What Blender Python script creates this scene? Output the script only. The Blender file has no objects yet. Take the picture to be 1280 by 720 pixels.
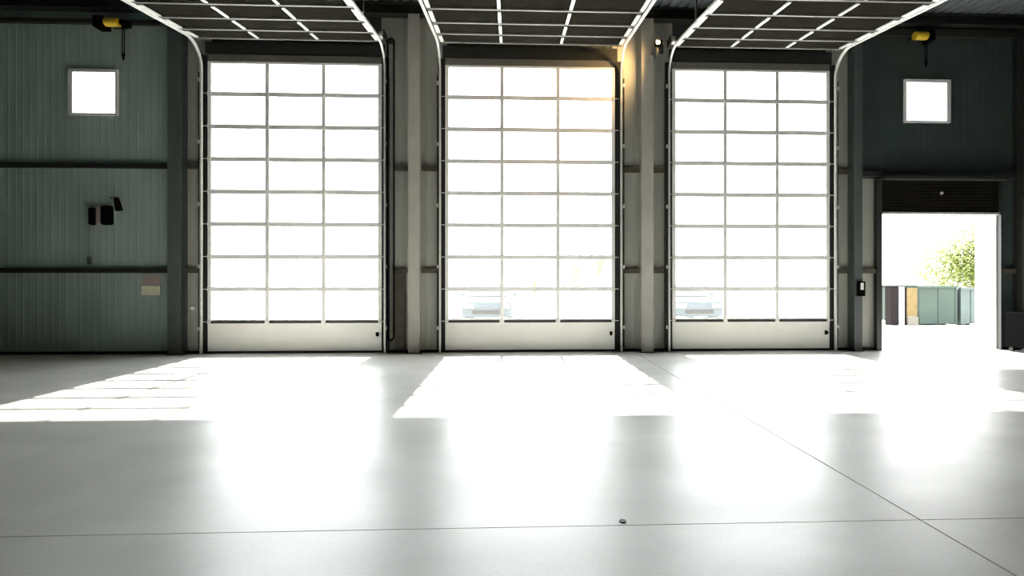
import bpy, math, random
from mathutils import Vector, Matrix
random.seed(7)
C = bpy.context.scene.collection
R = math.radians
# ------------------------------------------------------------------ surveying: pixel of a known plane -> metres
TH, F, HZ, EYE, D = R(2.2), 640.0, 351.0, 1.535, 11.1
PX = 640 + F*math.tan(TH)
def U(x, v=D):                 # x coordinate in the plane y=v
    return v*math.tan(TH + math.atan((x-PX)/F))
def Z(y, x, v=D):              # height in the plane y=v
    return EYE + (HZ-y)*(U(x, v)*math.sin(TH) + v*math.cos(TH))/F

# ------------------------------------------------------------------ materials
def mat(name, col, rough=.6, metal=0., var=.08, scale=6., bump=0., spec=.5, coat=0., stretch=(1,1,1)):
    m = bpy.data.materials.new(name); m.use_nodes = True
    n, l = m.node_tree.nodes, m.node_tree.links
    b = n['Principled BSDF']
    b.inputs['Roughness'].default_value = rough
    b.inputs['Metallic'].default_value = metal
    b.inputs['Specular IOR Level'].default_value = spec
    b.inputs['Coat Weight'].default_value = coat
    tc = n.new('ShaderNodeTexCoord'); mp = n.new('ShaderNodeMapping'); mp.inputs['Scale'].default_value = stretch
    ns = n.new('ShaderNodeTexNoise'); ns.inputs['Scale'].default_value = scale; ns.inputs['Detail'].default_value = 5
    l.new(tc.outputs['Object'], mp.inputs[0]); l.new(mp.outputs[0], ns.inputs['Vector'])
    cr = n.new('ShaderNodeValToRGB')
    cr.color_ramp.elements[0].position = .3; cr.color_ramp.elements[1].position = .7
    cr.color_ramp.elements[0].color = tuple(c*(1-var) for c in col)+(1,)
    cr.color_ramp.elements[1].color = tuple(min(1, c*(1+var)) for c in col)+(1,)
    l.new(ns.outputs[0], cr.inputs[0]); l.new(cr.outputs[0], b.inputs['Base Color'])
    if bump:
        bp = n.new('ShaderNodeBump'); bp.inputs['Strength'].default_value = bump; bp.inputs['Distance'].default_value = .01
        l.new(ns.outputs[0], bp.inputs['Height']); l.new(bp.outputs[0], b.inputs['Normal'])
    return m
M = {}
M['teal'] = mat('teal_sheet', (.37,.46,.435), .5, var=.10, scale=2.5, stretch=(1,1,.3))
M['shade_teal'] = mat('shaded_teal_sheet', (.055,.075,.073), .55, var=.08, scale=2.5, spec=.3)  # darkened copy of the teal sheet; shade of the right wall put into colour
M['grey_sheet'] = mat('grey_sheet', (.42,.43,.39), .5, var=.06, scale=2, stretch=(1,1,.3))
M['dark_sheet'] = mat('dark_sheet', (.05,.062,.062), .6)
M['steel'] = mat('painted_column_steel', (.42,.41,.38), .5, var=.08, scale=3)
M['teal_steel'] = mat('painted_dark_steel', (.085,.10,.098), .5, var=.08, scale=3)
M['black_steel'] = mat('black_steel', (.022,.024,.022), .55)
M['rubber'] = mat('black_rubber', (.012,.012,.012), .8)
M['galv'] = mat('galvanised_steel', (.72,.72,.70), .38, .35, var=.12, scale=14)
M['alu'] = mat('anodised_aluminium', (.85,.85,.84), .42, .1, var=.04, scale=10)
M['alu_panel'] = mat('white_door_panel', (.88,.88,.85), .45, var=.02, scale=3)
M['rib'] = mat('grey_rib', (.13,.125,.115), .6, 0, var=.06)
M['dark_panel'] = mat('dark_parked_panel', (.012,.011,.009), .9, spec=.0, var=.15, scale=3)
M['yellow'] = mat('yellow_paint', (.75,.50,.03), .45)
M['white'] = mat('white_paint', (.82,.83,.83), .4, var=.02)
M['frame_white'] = mat('window_frame_white', (.85,.86,.86), .4, var=.02)
M['black'] = mat('black_plastic', (.004,.004,.004), .9, spec=0)
M['pinkgrey'] = mat('pinkish_grey_board', (.42,.34,.33), .6)
M['cream'] = mat('cream_paper', (.85,.85,.62), .7)
M['brown_board'] = mat('dark_brown_board', (.075,.068,.050), .6, var=.15)
M['ceil'] = mat('ceiling_deck', (.10,.115,.125), .6, var=.1)
M['green'] = mat('green_container_paint', (.034,.048,.039), .7, spec=.15, var=.08, scale=2)
M['bluegreen'] = mat('bluegreen_container_paint', (.030,.046,.042), .6, var=.15, scale=4)
M['tan'] = mat('tan_board', (.11,.078,.036), .8, spec=.1, var=.15)
M['brown'] = mat('brown_metal', (.010,.008,.008), .8, spec=.05)
M['bark'] = mat('bark', (.14,.11,.08), .9, var=.3, scale=12, bump=.5)
M['leafy'] = mat('yellow_green_leaves', (.12,.15,.025), .6, var=.4, scale=4)
M['car'] = mat('blue_car_paint', (.03,.043,.055), .6, 0, var=.02, spec=.2)
M['carglass'] = mat('dark_car_glass', (.04,.05,.06), .1, var=.02)
M['yardm'] = mat('yard_concrete', (.55,.55,.53), .85, var=.08, scale=1.5)

def pane_mat(name, haze, tint):
    m = bpy.data.materials.new(name); m.use_nodes = True
    n, l = m.node_tree.nodes, m.node_tree.links
    n.remove(n['Principled BSDF'])
    out = n['Material Output']
    tr = n.new('ShaderNodeBsdfTransparent'); tr.inputs[0].default_value = tint+(1,)
    tl = n.new('ShaderNodeBsdfTranslucent'); tl.inputs[0].default_value = (.9,.9,.88,1)
    gl = n.new('ShaderNodeBsdfGlossy'); gl.inputs['Roughness'].default_value = .08
    m1 = n.new('ShaderNodeMixShader'); m2 = n.new('ShaderNodeMixShader')
    ns = n.new('ShaderNodeTexNoise'); ns.inputs['Scale'].default_value = 1.3
    mr = n.new('ShaderNodeMapRange'); mr.inputs['To Min'].default_value = haze*.85; mr.inputs['To Max'].default_value = haze*1.15
    l.new(ns.outputs[0], mr.inputs['Value']); l.new(mr.outputs[0], m1.inputs[0])
    l.new(tr.outputs[0], m1.inputs[1]); l.new(tl.outputs[0], m1.inputs[2])
    m2.inputs[0].default_value = .05
    l.new(m1.outputs[0], m2.inputs[1]); l.new(gl.outputs[0], m2.inputs[2])
    l.new(m2.outputs[0], out.inputs[0])
    return m
M['pane'] = pane_mat('hazy_door_glazing', .016, (.95,.97,.96))
M['wpane'] = pane_mat('window_glazing', .05, (.96,.98,.98))

def floor_mat():
    m = bpy.data.materials.new('polished_concrete'); m.use_nodes = True
    n, l = m.node_tree.nodes, m.node_tree.links
    b = n['Principled BSDF']
    tc = n.new('ShaderNodeTexCoord')
    def noise(s, st, det=6):
        mp = n.new('ShaderNodeMapping'); mp.inputs['Scale'].default_value = st
        t = n.new('ShaderNodeTexNoise'); t.inputs['Scale'].default_value = s; t.inputs['Detail'].default_value = det
        l.new(tc.outputs['Object'], mp.inputs[0]); l.new(mp.outputs[0], t.inputs['Vector']); return t
    a = noise(.7, (1,1.6,1)); g = noise(45, (1,1,1), 3); w = noise(.55, (1,3.0,1))
    cr = n.new('ShaderNodeValToRGB')
    cr.color_ramp.elements[0].position = .3; cr.color_ramp.elements[0].color = (.42,.402,.375,1)
    cr.color_ramp.elements[1].position = .7; cr.color_ramp.elements[1].color = (.60,.58,.545,1)
    l.new(a.outputs[0], cr.inputs[0])
    mx = n.new('ShaderNodeMix'); mx.data_type = 'RGBA'; mx.blend_type = 'MULTIPLY'; mx.inputs['Factor'].default_value = .25
    l.new(cr.outputs[0], mx.inputs['A']); l.new(g.outputs[0], mx.inputs['B'])
    l.new(mx.outputs['Result'], b.inputs['Base Color'])
    mr = n.new('ShaderNodeMapRange'); mr.inputs['To Min'].default_value = .29; mr.inputs['To Max'].default_value = .46
    l.new(w.outputs[0], mr.inputs['Value']); l.new(mr.outputs[0], b.inputs['Roughness'])
    b.inputs['Specular IOR Level'].default_value = 1.0; b.inputs['IOR'].default_value = 1.6
    bp = n.new('ShaderNodeBump'); bp.inputs['Strength'].default_value = .06; bp.inputs['Distance'].default_value = .01
    l.new(w.outputs[0], bp.inputs['Height']); l.new(bp.outputs[0], b.inputs['Normal'])
    return m
M['floor'] = floor_mat()

# ------------------------------------------------------------------ mesh building
class MB:
    def __init__(s): s.v = []; s.f = []
    def poly(s, vs, fs):
        o = len(s.v); s.v += [tuple(p) for p in vs]; s.f += [tuple(i+o for i in f) for f in fs]; return s
    def box(s, x0, x1, y0, y1, z0, z1, mtx=None):
        vs = [Vector((x, y, z)) for z in (z0, z1) for y in (y0, y1) for x in (x0, x1)]
        if mtx: vs = [mtx @ p for p in vs]
        return s.poly(vs, [(0,2,3,1),(4,5,7,6),(0,1,5,4),(2,6,7,3),(0,4,6,2),(1,3,7,5)])
    def cyl(s, a, b, r, n=16, r2=None):
        a, b = Vector(a), Vector(b); r2 = r if r2 is None else r2
        d = (b-a).normalized(); p = d.orthogonal().normalized(); q = d.cross(p)
        vs = []
        for c, rr in ((a, r), (b, r2)):
            for i in range(n):
                t = 2*math.pi*i/n; vs.append(c + rr*(math.cos(t)*p + math.sin(t)*q))
        fs = [(i, (i+1)%n, n+(i+1)%n, n+i) for i in range(n)] + [tuple(range(n))[::-1], tuple(range(n, 2*n))]
        return s.poly(vs, fs)
    def sweep(s, path, prof, side):
        """prof: closed loop of (lateral, normal) offsets; side: lateral unit vector; path a list of points in a plane normal to it"""
        path = [Vector(p) for p in path]; side = Vector(side); k = len(prof); vs = []
        for i, p in enumerate(path):
            t = (path[min(i+1, len(path)-1)] - path[max(i-1, 0)]).normalized()
            nn = t.cross(side).normalized()
            vs += [p + side*a + nn*b for a, b in prof]
        fs = []
        for i in range(len(path)-1):
            for j in range(k):
                fs.append((i*k+j, i*k+(j+1)%k, (i+1)*k+(j+1)%k, (i+1)*k+j))
        fs += [tuple(range(k))[::-1], tuple(range((len(path)-1)*k, len(path)*k))]
        return s.poly(vs, fs)
    def prism(s, pts, x0, x1):            # outline in (y, z) extruded along x
        k = len(pts)
        vs = [(x0, a, b) for a, b in pts] + [(x1, a, b) for a, b in pts]
        return s.poly(vs, [(i, (i+1)%k, k+(i+1)%k, k+i) for i in range(k)] + [tuple(range(k))[::-1], tuple(range(k, 2*k))])
    def build(s, name, m, parent=None, smooth=False, origin=None, bevel=0):
        me = bpy.data.meshes.new(name)
        o = Vector(origin) if origin is not None else Vector((0,0,0))
        me.from_pydata([Vector(p)-o for p in s.v], [], s.f); me.update()
        if smooth:
            me.polygons.foreach_set('use_smooth', [True]*len(me.polygons))
        ob = bpy.data.objects.new(name, me); C.objects.link(ob); me.materials.append(M[m])
        if origin is not None: ob.location = o
        if parent is not None:
            ob.parent = parent
            if origin is None: ob.location = -wloc(parent)
            else: ob.location = o - wloc(parent)
        if bevel:
            b = ob.modifiers.new('bevel', 'BEVEL'); b.width = bevel; b.segments = 2; b.limit_method = 'ANGLE'
        return ob
def wloc(o):
    p = Vector((0,0,0))
    while o is not None: p += o.location; o = o.parent
    return p
def tag(o, label=None, cat=None, group=None, kind=None):
    for k, v in (('label', label), ('category', cat), ('group', group), ('kind', kind)):
        if v: o[k] = v
    return o
def thing(name, loc, label, cat, group=None, kind=None):
    o = bpy.data.objects.new(name, None); C.objects.link(o); o.location = loc; o.empty_display_size = .2
    return tag(o, label, cat, group, kind)
def B(*a, **k): return MB().box(*a, **k)

# ------------------------------------------------------------------ the doorways, as surveyed
Z0, ROW, NR = .675, .684, 8
DOORS = [  # left edge, right edge, mullions (px)
    dict(x0=259.5, x1=477, m=(333.8, 404.4)),
    dict(x0=556.5, x1=768.5, m=(627.3, 697.4)),
    dict(x0=840.5, x1=1037, m=(906.5, 971.5))]
DV = D-.10                                   # inner face of the closed doors
for d in DOORS:
    d['u0'], d['u1'] = U(d['x0'], DV), U(d['x1'], DV); d['mu'] = [U(x, DV) for x in d['m']]
ZT = Z0 + ROW*NR
OP = (U(1098), U(1245), Z(266, 1170))        # roller shutter doorway
W1 = (U(87), U(148.5), Z(144.5, 118), Z(87, 118))
W2 = (U(1129), U(1186.5), Z(154, 1158), Z(100, 1158))
UL, UR, VB, ZC = -11.6, 11.45, -9.0, 7.45

# ------------------------------------------------------------------ room shell
def corr(mb, u0, u1, z0, z1, v=D, pitch=.15, dep=.0035, back=.10):
    """ribbed metal sheet facing the room with an insulated core behind"""
    n = max(1, round((u1-u0)/pitch)); w = (u1-u0)/n; pr = []
    for i in range(n):
        a = u0+i*w
        pr += [(a, v), (a+.30*w, v), (a+.40*w, v-dep), (a+.60*w, v-dep), (a+.70*w, v)]
    pr.append((u1, v)); k = len(pr)
    vs = [(a, b, z0) for a, b in pr] + [(a, b, z1) for a, b in pr]
    mb.poly(vs, [(i, i+1, k+i+1, k+i) for i in range(k-1)])
    mb.box(u0, u1, v+.001, v+back, z0, z1)
def corr_hole(mb, u0, u1, z0, z1, h, **k):
    a, b, c, d = h
    corr(mb, u0, a, z0, z1, **k); corr(mb, b, u1, z0, z1, **k)
    corr(mb, a, b, z0, c, **k); corr(mb, a, b, d, z1, **k)
col_u = [(U(209,D-.25), U(226,D-.25)), (U(510,D-.25), U(524.5,D-.25)), (U(802,D-.25), U(817,D-.25)), (U(1068,D-.25), U(1078,D-.25))]
wt = MB()
corr_hole(wt, UL, col_u[0][1]-.05, 0, ZC, W1)
tag(wt.build('wall_front', 'teal'), 'teal ribbed metal cladding of the front wall around the left square window', 'wall', kind='structure')
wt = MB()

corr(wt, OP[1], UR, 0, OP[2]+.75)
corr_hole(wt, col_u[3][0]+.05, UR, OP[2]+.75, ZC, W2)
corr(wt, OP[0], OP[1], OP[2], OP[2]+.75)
tag(wt.build('wall_front', 'shade_teal'), 'shade-darkened teal cladding of the front wall around the open doorway and right square window', 'wall', kind='structure')
ws = MB()
spans = [(col_u[0][1]-.05, DOORS[0]['u0']+.03), (DOORS[0]['u1']-.03, DOORS[1]['u0']+.03), (DOORS[1]['u1']-.03, DOORS[2]['u0']+.03), (DOORS[2]['u1']-.03, col_u[3][0]+.05)]
corr(ws, col_u[3][0]+.051, OP[0], 0, OP[2]+.749, pitch=.3, dep=.006)
for a, b in spans: corr(ws, a, b, 0, ZC, pitch=.3, dep=.006)
tag(ws.build('wall_front', 'grey_sheet'), 'grey flat metal panels of the front wall between the tall doors', 'wall', kind='structure')
wh = MB()
for d in DOORS: corr(wh, d['u0']+.03, d['u1']-.03, ZT+.1, ZC, pitch=.3, dep=.01)
tag(wh.build('wall_front', 'dark_sheet'), 'dark metal header panels of the front wall above the tall doors', 'wall', kind='structure')
def side_wall(u, s, nm, lab):
    mb = MB(); n = 100; w = (D+.1-VB)/n; pr = []
    for i in range(n):
        a = VB+i*w; pr += [(u, a), (u, a+.3*w), (u-s*.018, a+.4*w), (u-s*.018, a+.6*w), (u, a+.7*w)]
    pr.append((u, D+.1)); k = len(pr)
    mb.poly([(a, b, 0) for a, b in pr]+[(a, b, ZC) for a, b in pr], [(i, i+1, k+i+1, k+i) for i in range(k-1)])
    mb.box(min(u, u+s*.1)+.001*s, max(u, u+s*.1)+.001*s, VB, D+.1, 0, ZC)
    tag(mb.build(nm, 'dark_sheet'), lab, 'wall', kind='structure')
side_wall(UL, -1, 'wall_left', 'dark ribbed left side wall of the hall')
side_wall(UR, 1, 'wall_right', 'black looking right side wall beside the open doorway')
tag(B(UL-.1, UR+.1, VB-.1, VB, 0, ZC).build('wall_back', 'dark_sheet'), 'dark rear wall of the hall behind the viewer', 'wall', kind='structure')
# floor with real saw-cut joints
def floor_mesh():
    ju = [2.62]; jv = [-4.6, 3.19]; g = .006
    mb = MB()
    us = [UL]; 
    for j in ju: us += [j-g, j+g]
    us.append(UR)
    vs_ = [VB]
    for j in jv: vs_ += [j-g*.6, j+g*.6]
    vs_.append(D+.10)
    for i in range(0, len(us), 2):
        for k in range(0, len(vs_), 2):
            mb.box(us[i], us[i+1], vs_[k], vs_[k+1], -.10, 0)
    return mb
tag(floor_mesh().build('floor', 'floor'), 'glossy pale grey polished concrete floor cut by thin joints', 'floor', kind='structure')
tag(B(UL, UR, VB, D+.09, -.16, -.101).build('floor', 'rubber'), 'dark filler at the bottom of the thin floor joints', 'floor joint', kind='structure')
cm = MB(); n = 110; w = (UR-UL)/n; pr = []
for i in range(n):
    a = UL+i*w; pr += [(a, ZC), (a+.4*w, ZC), (a+.5*w, ZC-.04), (a+.9*w, ZC-.04)]
pr.append((UR, ZC)); k = len(pr)
cm.poly([(a, VB, b) for a, b in pr]+[(a, D+.1, b) for a, b in pr], [(i, i+1, k+i+1, k+i) for i in range(k-1)])
cm.box(UL-.1, UR+.1, VB-.1, D+.1, ZC+.001, ZC+.15)
tag(cm.build('ceiling', 'ceil'), 'dark blue grey ribbed metal roof deck', 'ceiling', kind='structure')
tb = MB()
for a, b in ((UL, col_u[0][0]), (spans[0][0], DOORS[0]['u0']), spans[1], spans[2], (DOORS[2]['u1'], OP[0]-.02), (OP[1]+.02, UR)):
    tb.box(a, b, D-.06, D-.02, 0, .055)
tag(tb.build('baseboard_front', 'rubber'), 'black kick strip along the foot of the front wall', 'baseboard', kind='structure')

# ------------------------------------------------------------------ closed glazed doors
names = ['left', 'middle', 'right']
for i, d in enumerate(DOORS):
    u0, u1, (ma, mb_) = d['u0'], d['u1'], d['mu']
    door = thing('door_%d' % (i+1), ((u0+u1)/2, DV, 0), '%s of the three tall closed glazed overhead doors with eight rows of panes' % names[i], 'door', kind='structure')
    f, bk = DV, DV+.05
    bs = B(u0, u1, f, bk, .055, Z0-.001).build('bottom_section', 'alu_panel', door, bevel=.006)
    B(u0+.01, u1-.01, f+.005, bk-.005, .003, .055).build('bottom_seal', 'rubber', bs)
    for a, b in ((u0+.07, ma-.05), (ma+.05, mb_-.05), (mb_+.05, u1-.07)):
        B(a, b, f-.014, f, Z0-.035, Z0+.015).build('lip_shadow_strip', 'black_steel', bs)  # dark strip in place of the shadow under the section lip
    h = MB().box(u1-.11, u1-.06, f-.035, f-.001, .36, .44); h.cyl((u1-.085, f-.03, .40), (u1-.085, f-.09, .40), .014)
    h.build('bolt_handle', 'black', bs)
    for uu in (ma, mb_): B(uu-.035, uu+.035, f-.022, f, Z0-.09, Z0+.05).build('hinge', 'alu_panel', bs)
    for r in range(NR):
        z0, z1 = Z0+r*ROW, Z0+(r+1)*ROW
        s = MB(); e = .046; st = .040
        s.box(u0, u1, f, bk, z0, z0+e); s.box(u0, u1, f, bk, z1-e, z1-.0005)
        for a, b in ((u0, u0+.075), (ma-st, ma+st), (mb_-st, mb_+st), (u1-.075, u1)): s.box(a, b, f, bk, z0+e, z1-e)
        sec = s.build('glazed_section', 'alu', door)
        for a, b in ((u0+.075, ma-st), (ma+st, mb_-st), (mb_+st, u1-.075)):
            B(a, b, f+.020, f+.028, z0+e, z1-e).build('pane', 'pane', sec)
        if r < NR-1:
            for uu in (ma, mb_): B(uu-.03, uu+.03, f-.014, f, z1-.035, z1+.035).build('hinge', 'alu', sec)
        for uu, sg in ((u0, -1), (u1, 1)):     # roller carriers at the edges
            q = B(min(uu, uu-sg*.05), max(uu, uu-sg*.05), f-.018, f, z0-.045, z0+.045)
            q.cyl((uu-sg*.03, f-.03, z0), (uu+sg*.075, f-.03, z0), .007, 8)
            q.build('roller_carrier', 'galv', sec)
    B(u0, u1, f, bk, ZT, ZT+.15).build('top_rail', 'rib', door, bevel=.004)

# ------------------------------------------------------------------ tracks, parked panels, shafts
SL = .13
def tpath(u, ext=5.2):
    v0, zr = D-.17, 5.98; r = .46; cy, cz = v0-r, zr
    p = [(u, v0, .02), (u, v0, 2), (u, v0, 4), (u, v0, zr)]
    end = R(90)+math.atan(SL)
    for k in range(1, 15):
        t = end*k/14; p.append((u, cy+r*math.cos(t), cz+r*math.sin(t)))
    y, z = p[-1][1], p[-1][2]
    p += [(u, y-ext*q, z-SL*ext*q) for q in (.25, .5, .75, 1)]
    return p
def c_prof(s):   # C-shaped rail open towards the door
    w, h, t = .018, .026, .005
    return [(s*a, b) for a, b in ((-w, -h), (w, -h), (w, -h+t), (-w+t, -h+t), (-w+t, h-t), (w, h-t), (w, h), (-w, h))]
tr_px = [(251.5, 481), (550.0, 776.8), (836.5, 1044.5)]
side_n = ['left', 'right']
TR = []
for i, d in enumerate(DOORS):
    us = [U(x, D-.17) for x in tr_px[i]]
    TR.append(us)
    for j, u in enumerate(us):
        sg = 1 if j == 0 else -1
        t = thing('door_track', (u, D-.17, 0), 'pale galvanised curved track on the %s edge of the %s tall door' % (side_n[j], names[i]), 'door track', 'curved tracks of the tall doors')
        prof = c_prof(sg)
        if sg < 0: prof = prof[::-1]
        MB().sweep(tpath(u), prof, (1,0,0)).build('rail', 'galv', t)
        ob = MB(); a = u-sg*.055
        ob.box(min(a, a-sg*.012), max(a, a-sg*.012), D-.16, D-.028, .1, 5.9)
        ob.build('mounting_angle', 'black_steel', t)
        e_ = d['u0'] if j == 0 else d['u1']; a2 = e_-sg*.002; b2 = u-sg*.055
        B(min(a2, b2), max(a2, b2), D-.085, D-.022, .02, ZT+.14).build('jamb_seal', 'rubber', t)
        for k in range(5):
            z = .5+k*1.3
            B(min(u-sg*.036, u-sg*.066), max(u-sg*.036, u-sg*.066), D-.20, D-.13, z, z+.07).build('bracket', 'galv', t)
        # angle iron hanger up to the roof
        for w_ in (1.9, 4.2):
            z = 6.47-SL*(w_-.6)
            B(u-sg*.04-.012, u-sg*.04+.012, D-w_-.03, D-w_+.03, z, ZC-.02).build('hanger', 'black_steel', t)

joints = [.42, .93, 1.52, 2.17, 2.84, 3.52, 4.2]
for i, d in enumerate(DOORS):
    ua, ub = TR[i][0]+.05, TR[i][1]-.05
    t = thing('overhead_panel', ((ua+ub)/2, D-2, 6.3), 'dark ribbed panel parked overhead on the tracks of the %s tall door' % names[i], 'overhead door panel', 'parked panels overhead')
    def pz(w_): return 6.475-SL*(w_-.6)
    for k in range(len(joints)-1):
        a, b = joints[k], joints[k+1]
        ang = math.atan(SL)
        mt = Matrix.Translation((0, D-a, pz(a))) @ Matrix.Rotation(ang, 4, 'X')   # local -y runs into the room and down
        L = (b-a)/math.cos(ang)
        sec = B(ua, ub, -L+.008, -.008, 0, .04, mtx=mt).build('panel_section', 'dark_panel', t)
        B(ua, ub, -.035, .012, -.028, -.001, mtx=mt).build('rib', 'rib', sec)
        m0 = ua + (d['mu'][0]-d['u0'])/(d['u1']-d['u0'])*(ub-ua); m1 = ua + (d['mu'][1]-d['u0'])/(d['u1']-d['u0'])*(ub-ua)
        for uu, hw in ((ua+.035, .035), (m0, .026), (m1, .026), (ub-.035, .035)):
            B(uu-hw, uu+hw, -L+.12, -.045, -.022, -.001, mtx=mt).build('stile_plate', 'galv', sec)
    # lintel, shaft
    lt = B(d['u0']-.06, d['u1']+.06, D-.085, D-.02, ZT+.16, ZT+.42)
    tag(lt.build('lintel_beam', 'black_steel'), 'dark steel lintel across the head of the %s tall door' % names[i], 'lintel', 'lintels over the tall doors')
    sh = thing('torsion_shaft', ((d['u0']+d['u1'])/2, D-.22, ZT+.56), 'spring shaft above the head of the %s tall door' % names[i], 'spring shaft', 'spring shafts over the doors')
    zz = ZT+.56; vv = D-.2
    MB().cyl((d['u0']-.1, vv, zz), (d['u1']+.1, vv, zz), .016).build('shaft', 'rib', sh, smooth=True)
    sp = MB(); uc = (d['u0']+d['u1'])/2
    for a, b in ((uc-1.0, uc-.15), (uc+.15, uc+1.0)):
        nn = 34
        sp = MB()
        for q in range(nn):      # ribbed outline of the coil: wires touch one another
            x0_ = a+(b-a)*q/nn; h_ = (b-a)/nn/2
            sp.cyl((x0_, vv, zz), (x0_+h_, vv, zz), .038, 12, .048); sp.cyl((x0_+h_, vv, zz), (x0_+2*h_, vv, zz), .048, 12, .038)
        sp.build('spring', 'black_steel', sh)
    for uu in (d['u0']-.02, d['u1']+.02): MB().cyl((uu-.035, vv, zz), (uu+.035, vv, zz), .085, 20).build('cable_drum', 'galv', sh)
    for uu in (uc, d['u0']-.085, d['u1']+.085): B(uu-.008, uu+.008, D-.26, D-.012, zz-.07, zz+.09).build('bearing_plate', 'black_steel', sh)

# ------------------------------------------------------------------ columns and girts
cl = ['left of the left tall door', 'between the left and middle tall doors', 'between the middle and right tall doors', 'between the right tall door and the open doorway']
for i, (a, b) in enumerate(col_u):
    t = thing('steel_column', ((a+b)/2, D-.13, 0), 'painted steel column standing %s' % cl[i], 'column', 'steel columns along the front wall')
    m = 'teal_steel' if i in (0, 3) else 'steel'
    h = MB(); h.box(a, b, D-.25, D-.235, .015, ZC-.30); h.box(a, b, D-.035, D-.022, .015, ZC-.30)
    c = (a+b)/2; h.box(c-.006, c+.006, D-.235, D-.035, .015, ZC-.30)
    h.build('shaft', m, t)
    bp = B(a-.03, b+.03, D-.27, D-.02, 0, .015)
    for uu in (a+.0, b-.0): bp.cyl((uu, D-.14, .015), (uu, D-.14, .045), .014, 6)
    bp.build('base_plate', 'black_steel', t)
# plain corner column at the far right
t = thing('steel_column', (UR-.14, D-.13, 0), 'dark column in the corner at the far right of the front wall', 'column', 'steel columns along the front wall')
a, b = UR-.20, UR-.03
h = MB(); h.box(a, b, D-.25, D-.235, .015, ZC-.3); h.box(a, b, D-.035, D-.022, .015, ZC-.3); h.box((a+b)/2-.006, (a+b)/2+.006, D-.235, D-.035, .015, ZC-.3)
h.build('shaft', 'black_steel', t); B(a, b+.02, D-.27, D-.02, 0, .015).build('base_plate', 'black_steel', t)

ZG = (1.75, 3.94)
strips = [(UL+.02, col_u[0][0]-.01, 'wide teal wall on the left', (0, 1)),
    (col_u[0][1]+.01, TR[0][0]-.075, 'strip just left of the left tall door', (0, 1)),
    (TR[0][1]+.16, col_u[1][0]-.01, 'strip just right of the left tall door', (0, 1)),
    (col_u[1][1]+.01, TR[1][0]-.075, 'strip just left of the middle tall door', (0, 1)),
    (TR[1][1]+.075, col_u[2][0]-.01, 'strip just right of the middle tall door', (0, 1)),
    (col_u[2][1]+.01, TR[2][0]-.075, 'strip just left of the right tall door', (0, 1)),
    (TR[2][1]+.075, col_u[3][0]-.01, 'strip just right of the right tall door', (0, 1)),
    (col_u[3][1]+.01, OP[0]-.13, 'strip just left of the open doorway', (0,)),
    (OP[1]+.03, UR-.21, 'strip right of the open doorway', (0,))]
for a, b, lab, zs in strips:
    for q in zs:
        z = ZG[q]; g = MB()
        g.prism([(D-.019, z-.05), (D-.10, z-.05), (D-.10, z-.035), (D-.032, z-.035), (D-.032, z+.035), (D-.10, z+.035), (D-.10, z+.05), (D-.019, z+.05)], a, b)
        g.box(a+.002, b-.002, D-.096, D-.090, z-.034, z+.034)
        tag(g.build('wall_girt', 'black_steel' if b-a > 2 else 'brown_board', origin=((a+b)/2, D-.02, z)), '%s dark steel girt on the %s' % (('lower', 'upper')[q], lab), 'girt', 'girts on the front wall')
# header girt over the doorway
tag(B(col_u[3][1]+.01, UR-.21, D-.11, D-.019, OP[2]+.78, OP[2]+.90).build('wall_girt', 'black_steel'), 'long black girt above the shutter of the open doorway', 'girt')

# roof steel
eave_z = 6.95
tag(B(UL+.02, col_u[0][0]-.01, D-.12, D-.02, eave_z-.05, eave_z+.03).build('roof_beam', 'black_steel'), 'black eave channel along the top of the left teal wall', 'beam')
tag(B(col_u[3][1]+.01, UR-.21, D-.12, D-.02, 6.95, 7.12).build('roof_beam', 'black_steel'), 'black eave channel along the top of the wall over the open doorway', 'beam')
def ibeam_u(v, z, h=.18, w=.12):
    g = MB(); g.box(UL+.02, UR-.02, v-w/2, v+w/2, z, z+.012); g.box(UL+.02, UR-.02, v-w/2, v+w/2, z+h-.012, z+h); g.box(UL+.02, UR-.02, v-.005, v+.005, z+.012, z+h-.012); return g
tag(ibeam_u(D-.14, ZC-.29, .24, .2).build('roof_beam', 'black_steel'), 'black roof beam resting on the columns along the front wall', 'beam')
tag(ibeam_u(D-2.6, ZC-.24, .20).build('roof_beam', 'black_steel'), 'black roof purlin running across the hall above the parked panels', 'beam')
for i, (a, b) in enumerate(col_u):
    c = (a+b)/2; z1 = ZC-.30; g = MB()
    z0 = ZC-.245
    g.box(c-.07, c+.07, VB+.1, D-2.75, z0-.06, z0-.045); g.box(c-.07, c+.07, VB+.1, D-2.75, z0+.19, z0+.20); g.box(c-.006, c+.006, VB+.1, D-2.75, z0-.045, z0+.19)
    tag(g.build('roof_beam', 'black_steel'), 'roof rafter running into the hall above the column %s' % cl[i], 'beam')

# ------------------------------------------------------------------ small square windows
for i, (a, b, c, d_) in enumerate((W1, W2)):
    wn = thing('window_%d' % (i+1), ((a+b)/2, D, c), ('small square window high on the left teal wall', 'small square window above the open doorway')[i], 'window', kind='structure')
    e = .045; g = MB()
    g.box(a+.001, b-.001, D-.05, D+.11, c+.001, c+e); g.box(a+.001, b-.001, D-.05, D+.11, d_-e-.03, d_-.001)
    g.box(a+.001, a+e+(.05 if i == 0 else 0), D-.05, D+.11, c+e, d_-e-.03); g.box(b-e-(.05 if i else 0), b-.001, D-.05, D+.11, c+e, d_-e-.03)
    g.build('frame', 'frame_white', wn, bevel=.004)
    B(a+e, b-e, D+.05, D+.06, c+e, d_-e).build('pane', 'wpane', wn)

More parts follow.
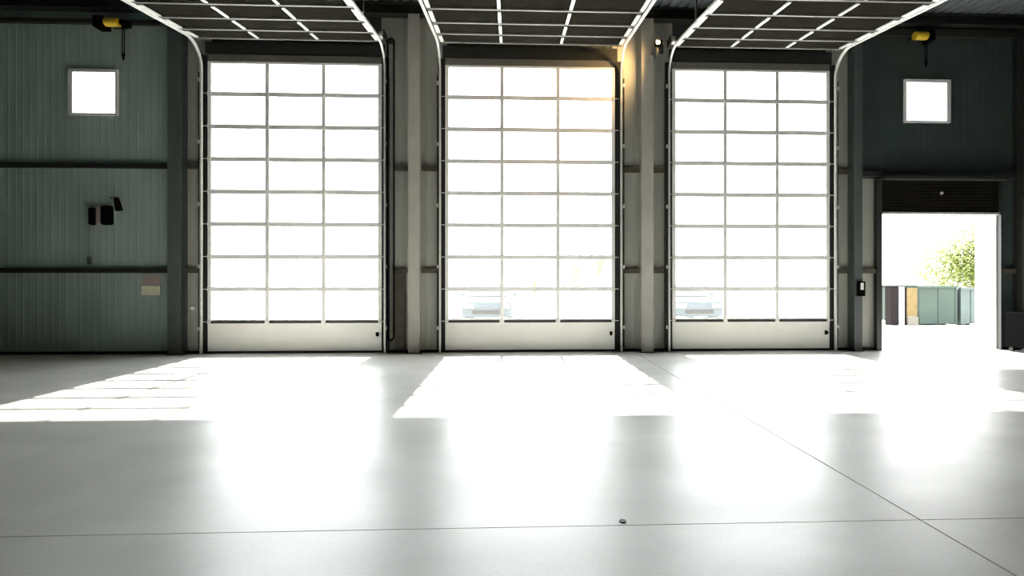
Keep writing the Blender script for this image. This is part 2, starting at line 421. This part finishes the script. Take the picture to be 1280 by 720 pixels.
# ------------------------------------------------------------------ open doorway with raised roller shutter
a, b, z = OP
rs = thing('door_4', ((a+b)/2, D, 0), 'open doorway at the right with its dark roller shutter raised', 'door', kind='structure')
g = MB(); hgt = .70; n = 10
pr = []
for k in range(n):
    q = z+.0+k*hgt/n; s = hgt/n
    pr += [(D-.075, q), (D-.079, q+.25*s), (D-.081, q+.5*s), (D-.079, q+.75*s)]
pr += [(D-.075, z+hgt), (D-.055, z+hgt), (D-.055, z)]
g.prism(pr[::-1], a+.02, b-.02); g.build('shutter_curtain', 'dark_panel', rs)
B(a+.02, b-.02, D-.10, D-.05, z-.05, z).build('bottom_bar', 'galv', rs, bevel=.005)
B(a-.05, b+.05, D-.30, D-.02, z+.70, z+.76).build('shutter_box', 'black_steel', rs)
for nm, q0, q1 in (('guide_rail', a-.12, a), ('guide_rail', b, b+.03)):
    B(q0, q1, D-.12, D-.021, .0, z+.70).build(nm, 'black_steel', rs)
q = MB().cyl(((a+b)/2, D-.10, z+.42), ((a+b)/2, D-.125, z+.42), .03); q.build('lock', 'galv', rs)
jb = MB(); jb.box(b-.03, b-.001, D-.02, D+.20, 0, z-.02)
jb.build('jamb_lining', 'white', rs)
jb = MB(); jb.box(b-.035, b-.001, D+.23, D+.48, 0, z-.05); jb.box(b-.001, b+.10, D+.18, D+.48, 0, z+.1); jb.box(b-.02, b-.0, D+.20, D+.23, 0, z-.03)
jb.build('jamb_return', 'white', rs)

# ------------------------------------------------------------------ fittings on the walls
def operator(x, y, sgn, lab, ch_to):
    vv = D-.25; u, zc = U(x, vv), Z(y, x, vv)
    t = thing('chain_hoist', (u, vv, zc), lab, 'door operator', 'yellow hoist motors')
    MB().cyl((u-.14, vv, zc), (u+.13, vv, zc), .085, 20).build('motor', 'yellow', t, smooth=False)
    g = MB().box(u-sgn*.34 if sgn > 0 else u+.14, u-.141 if sgn > 0 else u+.26, vv-.10, vv+.16, zc-.13, zc+.10)
    g.build('gearbox', 'black', t, bevel=.02)
    B(u-.12, u+.12, vv+.06, vv+.23, zc-.03, zc+.03).build('bracket', 'black_steel', t)
    zb = Z(ch_to, x, vv); c = MB(); uu = u+sgn*.21 if sgn > 0 else u+.12
    for du in (-.02, .02): c.cyl((uu+du, vv, zc-.02), (uu+du, vv, zb+.1), .009, 8)
    c.cyl((uu, vv, zb+.13), (uu, vv, zb), .03, 10, .012)
    c.build('pull_cord', 'black', t)
    B(uu-.06, uu+.06, vv-.05, vv+.16, zc-.05, zc+.05).build('cord_guide', 'black', t, bevel=.01)
operator(141, 28, 1, 'yellow hoist motor with black gearbox high on the left teal wall', 75)
operator(1151, 45, -1, 'yellow hoist motor high on the wall above the right square window', 84)

# hand chain loop right of the left tall door
vv = D-.22; u = U(488.5, vv); zt = Z(52, 488, vv); r = .065
pts = [(u-r, vv, .35), (u-r, vv, 2), (u-r, vv, 4), (u-r, vv, zt)] + [(u-r*math.cos(R(180)*k/10), vv, zt+r*math.sin(R(180)*k/10)) for k in range(1, 10)] + [(u+r, vv, zt), (u+r, vv, 4), (u+r, vv, 2), (u+r, vv, .35)]
pts += [(u+r*math.cos(R(180)*k/8), vv, .35-r*math.sin(R(180)*k/8)) for k in range(1, 8)]
def tube(pts, rad, n=8, closed=False):
    mb = MB(); P = [Vector(p) for p in pts]; N = len(P)
    for i in range(N if closed else N-1): mb.cyl(P[i], P[(i+1)%N], rad, n)
    return mb
t = thing('hand_chain', (u, vv, zt), 'long black hand chain loop hanging right of the left tall door', 'chain')
tube(pts, .02, closed=True).build('chain', 'black', t)
g = MB().cyl((u, vv-.02, zt), (u, vv+.03, zt), .055, 18); g.cyl((u, vv+.03, zt), (u, D-.02, zt), .015, 8)
g.build('chain_wheel', 'black_steel', t)

# flood lamp on the column between middle and right doors
vv = D-.75; u, zc = U(823, vv), Z(54, 823, vv)
t = thing('flood_lamp', (u, vv, zc), 'small black flood lamp on the column between the middle and right tall doors', 'lamp')
B(u-.07, u+.07, vv-.04, vv+.05, zc-.055, zc+.055).build('housing', 'black', t, bevel=.01)
B(u-.055, u+.02, vv-.048, vv-.041, zc-.035, zc+.035).build('lens', 'frame_white', t)
B(u-.015, u+.12, vv+.05, vv+.14, zc-.2, zc-.0).build('bracket', 'black_steel', t)
B(u-.02, u+.1, vv+.05, D-.02, zc-.03, zc+.0).build('arm', 'black_steel', t)

# switch boxes
def sx(x, y): return U(x), Z(y, x)
u, zc = U(1076, D-.28), Z(361, 1076, D-.28)
t = thing('control_box', (u, D-.28, zc), 'black control box with white key panel on the column left of the open doorway', 'switch')
B(u-.08, u+.08, D-.32, D-.251, zc-.16, zc+.16).build('housing', 'black', t, bevel=.01)
B(u-.035, u+.035, D-.328, D-.321, zc-.02, zc+.13).build('key_panel', 'white', t)
u, zc = sx(243, 385)
t = thing('light_switch', (u, D-.02, zc), 'small pale round switch low on the strip left of the left tall door', 'switch')
B(u-.05, u+.05, D-.045, D-.007, zc-.07, zc+.07).build('plate', 'steel', t, bevel=.005)
MB().cyl((u, D-.046, zc), (u, D-.08, zc), .035, 20).build('knob', 'frame_white', t)

u, zc = sx(131, 270)
t = thing('twin_sounder', (u, D-.02, zc), 'pair of black rounded boxes on a grey plate, mounted on the left teal wall', 'wall unit')
B(u-.22, u+.20, D-.035, D+.0005, zc-.16, zc+.14).build('back_plate', 'teal', t)
B(u-.10, u+.02, D-.12, D-.036, zc-.19, zc+.19).build('middle_cover', 'pinkgrey', t, bevel=.02)
B(u-.23, u-.11, D-.16, D-.036, zc-.20, zc+.16).build('horn', 'black', t, bevel=.035)
B(u+.03, u+.23, D-.18, D-.036, zc-.20, zc+.20).build('horn', 'black', t, bevel=.04)
u, zc = sx(155, 257)
t = thing('wall_spotlight', (u, D-.02, zc), 'small black spotlight on a curved arm beside the twin boxes on the left wall', 'lamp')
tube([(u-.22, D-.02, zc+.13), (u-.20, D-.10, zc+.155), (u-.10, D-.15, zc+.16), (u-.02, D-.16, zc+.12)], .012).build('arm', 'teal_steel', t)
MB().cyl((u-.03, D-.17, zc+.13), (u+.04, D-.19, zc-.12), .045, 16, .07).build('head', 'black', t)
u, zc = sx(113, 325)
t = thing('wall_socket', (u, D-.02, zc), 'tiny dark socket with a thin cable above the lower girt of the left wall', 'socket')
B(u-.035, u+.035, D-.05, D+.0005, zc-.09, zc+.07).build('box', 'teal_steel', t, bevel=.008)
MB().cyl((u, D-.03, zc+.07), (u, D-.03, zc+.9), .006, 8).build('cable', 'teal_steel', t)
u, zc = sx(191, 351)
t = thing('notice_board', (u, D-.02, zc), 'pinkish grey board with a cream sheet below it, low on the left teal wall', 'notice board')
B(u-.17, u+.17, D-.05, D+.0005, zc-.10, zc+.13).build('board', 'pinkgrey', t, bevel=.005)
B(u-.19, u+.15, D-.06, D+.0005, zc-.30, zc-.11).build('sheet', 'cream', t)
# dark board in the strip right of the left door
tag(B(U(493.5), U(506.5), D-.06, D-.02, .06, 1.69).build('dark_board', 'brown_board', bevel=.006), 'tall dark brown board standing below the girt right of the left tall door', 'board')
# black cabinet in the right corner
a, b = U(1257, D-.3), UR-.06; v0, v1 = D-.72, D-.30
t = thing('tool_cabinet', ((a+b)/2, (v0+v1)/2, 0), 'low black tool cabinet in the corner right of the open doorway', 'cabinet')
zh = Z(391, 1262, v0)
B(a, b, v0, v1, .10, zh).build('body', 'black', t, bevel=.01)
for k in range(4):
    q0 = .14+k*(zh-.18)/4; dr = B(a+.02, b-.02, v0-.02, v0-.001, q0, q0+(zh-.18)/4-.02).build('drawer', 'black', t, bevel=.005)
    MB().cyl((a+.25, v0-.05, q0+.12), (b-.1, v0-.05, q0+.12), .01, 8).build('handle', 'black_steel', dr)
for uu in (a+.07, b-.07):
    for w_ in (v0+.07, v1-.07): MB().cyl((uu-.02, w_, .05), (uu+.02, w_, .05), .05, 16).build('caster', 'rubber', t)
# floor bolt
u = U(778, 3.25)
tag(MB().cyl((u, 3.24, -.02), (u, 3.24, .006), .022, 14).build('floor_anchor', 'black_steel'), 'small dark anchor stub in the floor joint in the foreground', 'anchor')

# ------------------------------------------------------------------ outside
yd = B(-70, 70, D+.10, 120, -.20, -.004)
tag(yd.build('yard', 'yardm'), 'bright bare concrete yard outside the doors', 'ground', kind='structure')
VC = 17.1
def gx(x, v=VC): return U(x, v)
def container(x0, x1, z1, m, lab):
    a, b = gx(x0), gx(x1)
    t = thing('waste_container', ((a+b)/2, VC+.9, 0), lab, 'container', 'waste containers in the yard')
    g = MB(); n = max(2, round((b-a)/.7)); w = (b-a)/n
    g.box(a, b, VC, VC+.05, .05, z1-.05); g.box(a, b, VC+1.75, VC+1.8, .05, z1-.05)
    g.box(a, a+.05, VC+.05, VC+1.75, .05, z1-.05); g.box(b-.05, b, VC+.05, VC+1.75, .05, z1-.05); g.box(a+.05, b-.05, VC+.05, VC+1.75, .05, .1)
    g.build('body', m, t)
    for k in range(n+1):
        q = min(a+k*w, b-.06); B(q, q+.06, VC-.018, VC-.001, .05, z1-.06).build('rib', m, t)
    r = MB(); r.box(a-.03, b+.03, VC-.06, VC+.06, z1-.05, z1+.02); r.box(a-.03, b+.03, VC+1.74, VC+1.86, z1-.05, z1+.02)
    r.build('rim', m, t)
    for q in (a+.2, b-.2): MB().cyl((q-.05, VC+.3, .05), (q+.05, VC+.3, .05), .052, 12).build('caster', 'rubber', t)
z1 = Z(358, 1170, VC)
container(1149, 1196, z1, 'green', 'pale green metal waste container in the yard seen through the open doorway')
container(1200.5, 1226, z1-.06, 'bluegreen', 'blue green waste container right of the pale green one in the yard')
a, b = gx(1134), gx(1146.5)
t = thing('board_stack', ((a+b)/2, VC+.1, 0), 'upright tan board on a brown base left of the green container', 'board')
B(a, b, VC, VC+.06, .31, z1-.05).build('board', 'tan', t); B(a, b+.02, VC-.04, VC+.5, 0, .30).build('base', 'brown_board', t, bevel=.01)
a, b = gx(1113.5), gx(1123.5)
t = thing('gate_post', ((a+b)/2, VC+.1, 0), 'dark brown post at the left end of the row of containers in the yard', 'post')
B(a, b, VC, VC+.28, 0, z1).build('post', 'brown', t, bevel=.01); B(a-.03, b+.03, VC-.03, VC+.31, z1, z1+.03).build('cap', 'brown', t)
a, b = gx(1125), gx(1131)
tag(B(a, b, VC+.02, VC+.2, 0, z1-.02).build('white_panel', 'white', bevel=.01), 'narrow white panel beside the dark brown post in the yard', 'panel')
a, b = gx(1131.4), gx(1133.6)
tag(B(a, b, VC+.02, VC+.12, 0, z1-.03).build('thin_post', 'brown', bevel=.005), 'thin brown post between the white panel and the tan board in the yard', 'post')

def tree(x, v, z_lo, z_hi, rad, lab, leaves, dens=1.0, lm='leafy'):
    u = U(x, v); t = thing('yard_tree', (u, v, 0), lab, 'tree', 'trees beyond the yard')
    g = MB(); g.cyl((u, v, -.02), (u+.05, v, z_lo+.8), .16, 10, .10)
    for k in range(7):
        an = k*2.4; g.cyl((u+.04, v, z_lo*.75+k*.12), (u+rad*.6*math.cos(an), v+rad*.6*math.sin(an), z_lo+(z_hi-z_lo)*(.3+.09*k)), .06, 7, .02)
    g.build('trunk', 'bark', t)
    lf = MB(); zc = (z_lo+z_hi)/2; rz = (z_hi-z_lo)/2
    cl_ = []
    for k in range(26):
        th, ph = random.uniform(0, 6.28), random.uniform(-1, 1); rr = random.uniform(.45, .95)
        cl_.append((u+rad*rr*math.cos(th)*math.sqrt(1-ph*ph*.8), v+rad*rr*math.sin(th)*math.sqrt(1-ph*ph*.8), zc+rz*rr*ph))
    for k in range(leaves):
        c = random.choice(cl_); s = rad*.22
        p = Vector((random.gauss(c[0], s), random.gauss(c[1], s), random.gauss(c[2], s)))
        L = random.uniform(.07, .13); q = Vector((random.uniform(-1,1), random.uniform(-1,1), random.uniform(-.6,.6))).normalized(); o = q.orthogonal().normalized()*L*.45
        lf.poly([p, p+q*L*.5+o, p+q*L, p+q*L*.5-o], [(0,1,2,3)])
    o = lf.build('foliage', lm, t)
tree(1216, 24, 1.2, 4.2, 1.9, 'yellow green leafy tree behind the containers, seen at the right of the open doorway', 20000)
tree(1178, 31, 0.8, 4.2, 2.3, 'sparse pale tree farther away behind the pale green container', 6000)
tree(720, 34, .9, 5.6, .9, 'thin bare looking tree seen through the right column of the middle tall door', 1800)
tree(748, 36, 1.6, 4.6, .9, 'faint rounded tree seen through the lower right panes of the middle tall door', 1800)
tree(668, 38, .6, 2.8, .7, 'smallest faint tree seen through the middle column of the middle tall door', 900)

def car(x0, x1, v, lab):
    a, b = U(x0, v), U(x1, v); c = (a+b)/2; hw = (b-a)/2; L = 3.9
    t = thing('parked_car', (c, v+L/2, 0), lab, 'car', 'pale cars in the yard')
    low = [(v, .28), (v-.0, .62), (v+.12, .82), (v+1.05, .95), (v+L-.1, 1.0), (v+L, .55), (v+L, .28)]
    MB().prism(low, c-hw, c+hw).build('body', 'car', t, bevel=.06)
    top = [(v+1.0, .93), (v+1.65, 1.42), (v+2.9, 1.44), (v+3.75, .98)]
    MB().prism(top, c-hw*.82, c+hw*.82).build('cabin', 'car', t, bevel=.05)
    mt = Matrix.Translation((c, v+1.0, .93)) @ Matrix.Rotation(math.atan2(.49, .65), 4, 'X')
    MB().box(-hw*.74, hw*.74, .05, .74, .008, .03, mtx=mt).build('windscreen', 'carglass', t)
    for s in (-1, 1):
        MB().prism([(v+1.25, .98), (v+1.75, 1.36), (v+2.8, 1.37), (v+3.4, 1.0)], c+s*hw*.82, c+s*(hw*.82+.012)).build('side_window', 'carglass', t)
        for w_ in (v+.75, v+3.1):
            wh_ = MB().cyl((c+s*(hw-.2), w_, .31), (c+s*(hw+.01), w_, .31), .31, 24).build('wheel', 'rubber', t)
            MB().cyl((c+s*(hw+.011), w_, .31), (c+s*(hw+.03), w_, .31), .19, 16).build('rim', 'galv', wh_)
        B(c+s*hw*.72-.17, c+s*hw*.72+.17, v-.03, v+.02, .60, .74).build('headlamp', 'white', t, bevel=.01)
        B(c+s*(hw+.09)-.08, c+s*(hw+.09)+.08, v+1.3, v+1.38, .98, 1.10).build('mirror', 'car', t, bevel=.02)
    B(c-.5, c+.5, v-.02, v+.02, .40, .54).build('grille', 'black', t)
car(577, 640, 17.5, 'hazy blue car parked outside, seen through the bottom panes of the middle tall door')
car(843, 905, 17.5, 'hazy blue car parked outside, seen through the bottom left panes of the right tall door')

# ------------------------------------------------------------------ light
sun = bpy.data.lights.new('sun', 'SUN'); sun.energy = 20; sun.angle = R(.9); sun.color = (1, .95, .87)
so = bpy.data.objects.new('sun', sun); C.objects.link(so)
el = math.atan(6.15/(.475*D)); az = R(-.5)       # travels towards the viewer, a little to the left
dvec = Vector((-math.sin(az)*math.cos(el), -math.cos(az)*math.cos(el), -math.sin(el)))
so.rotation_euler = dvec.to_track_quat('-Z', 'Y').to_euler()
# warm spot added at the flood lamp, standing in for lens flare glow
lp = bpy.data.lights.new('flare_glow_light', 'SPOT'); lp.energy = 120; lp.color = (1, .62, .25); lp.spot_size = R(120); lp.shadow_soft_size = .12; lp.spot_blend = .8
lo = bpy.data.objects.new('flare_glow_light', lp); C.objects.link(lo)
lo.location = (U(823, D-.75)-.02, D-.84, Z(54, 823, D-.75))
lo.rotation_euler = Vector((-1, .42, -.22)).to_track_quat('-Z', 'Y').to_euler()

w = bpy.data.worlds.new('sky'); bpy.context.scene.world = w; w.use_nodes = True
n, l = w.node_tree.nodes, w.node_tree.links
bg = n['Background']; tc = n.new('ShaderNodeTexCoord'); sp = n.new('ShaderNodeSeparateXYZ'); cr = n.new('ShaderNodeValToRGB')
l.new(tc.outputs['Generated'], sp.inputs[0]); l.new(sp.outputs['Z'], cr.inputs[0]); l.new(cr.outputs[0], bg.inputs['Color'])
cr.color_ramp.elements[0].color = (1, 1, .98, 1); cr.color_ramp.elements[1].color = (.87, .93, 1, 1)
bg.inputs['Strength'].default_value = 5.0

# ------------------------------------------------------------------ camera
cam = bpy.data.cameras.new('camera'); cam.sensor_width = 36; cam.lens = 36*F/1280
cam.shift_x = -(PX-640)/1280; cam.shift_y = -(360-HZ)/1280; cam.clip_end = 500
co = bpy.data.objects.new('camera', cam); C.objects.link(co)
co.location = (0, 0, EYE); co.rotation_euler = (R(90), 0, -TH)
S = bpy.context.scene; S.camera = co
S.view_settings.view_transform = 'Standard'; S.view_settings.look = 'None'
S.view_settings.gamma = 1; S.view_settings.exposure = 1.1; S.view_settings.use_curve_mapping = False
S.cycles.use_denoising = True; S.cycles.max_bounces = 10; S.cycles.diffuse_bounces = 6; S.cycles.sample_clamp_indirect = 8
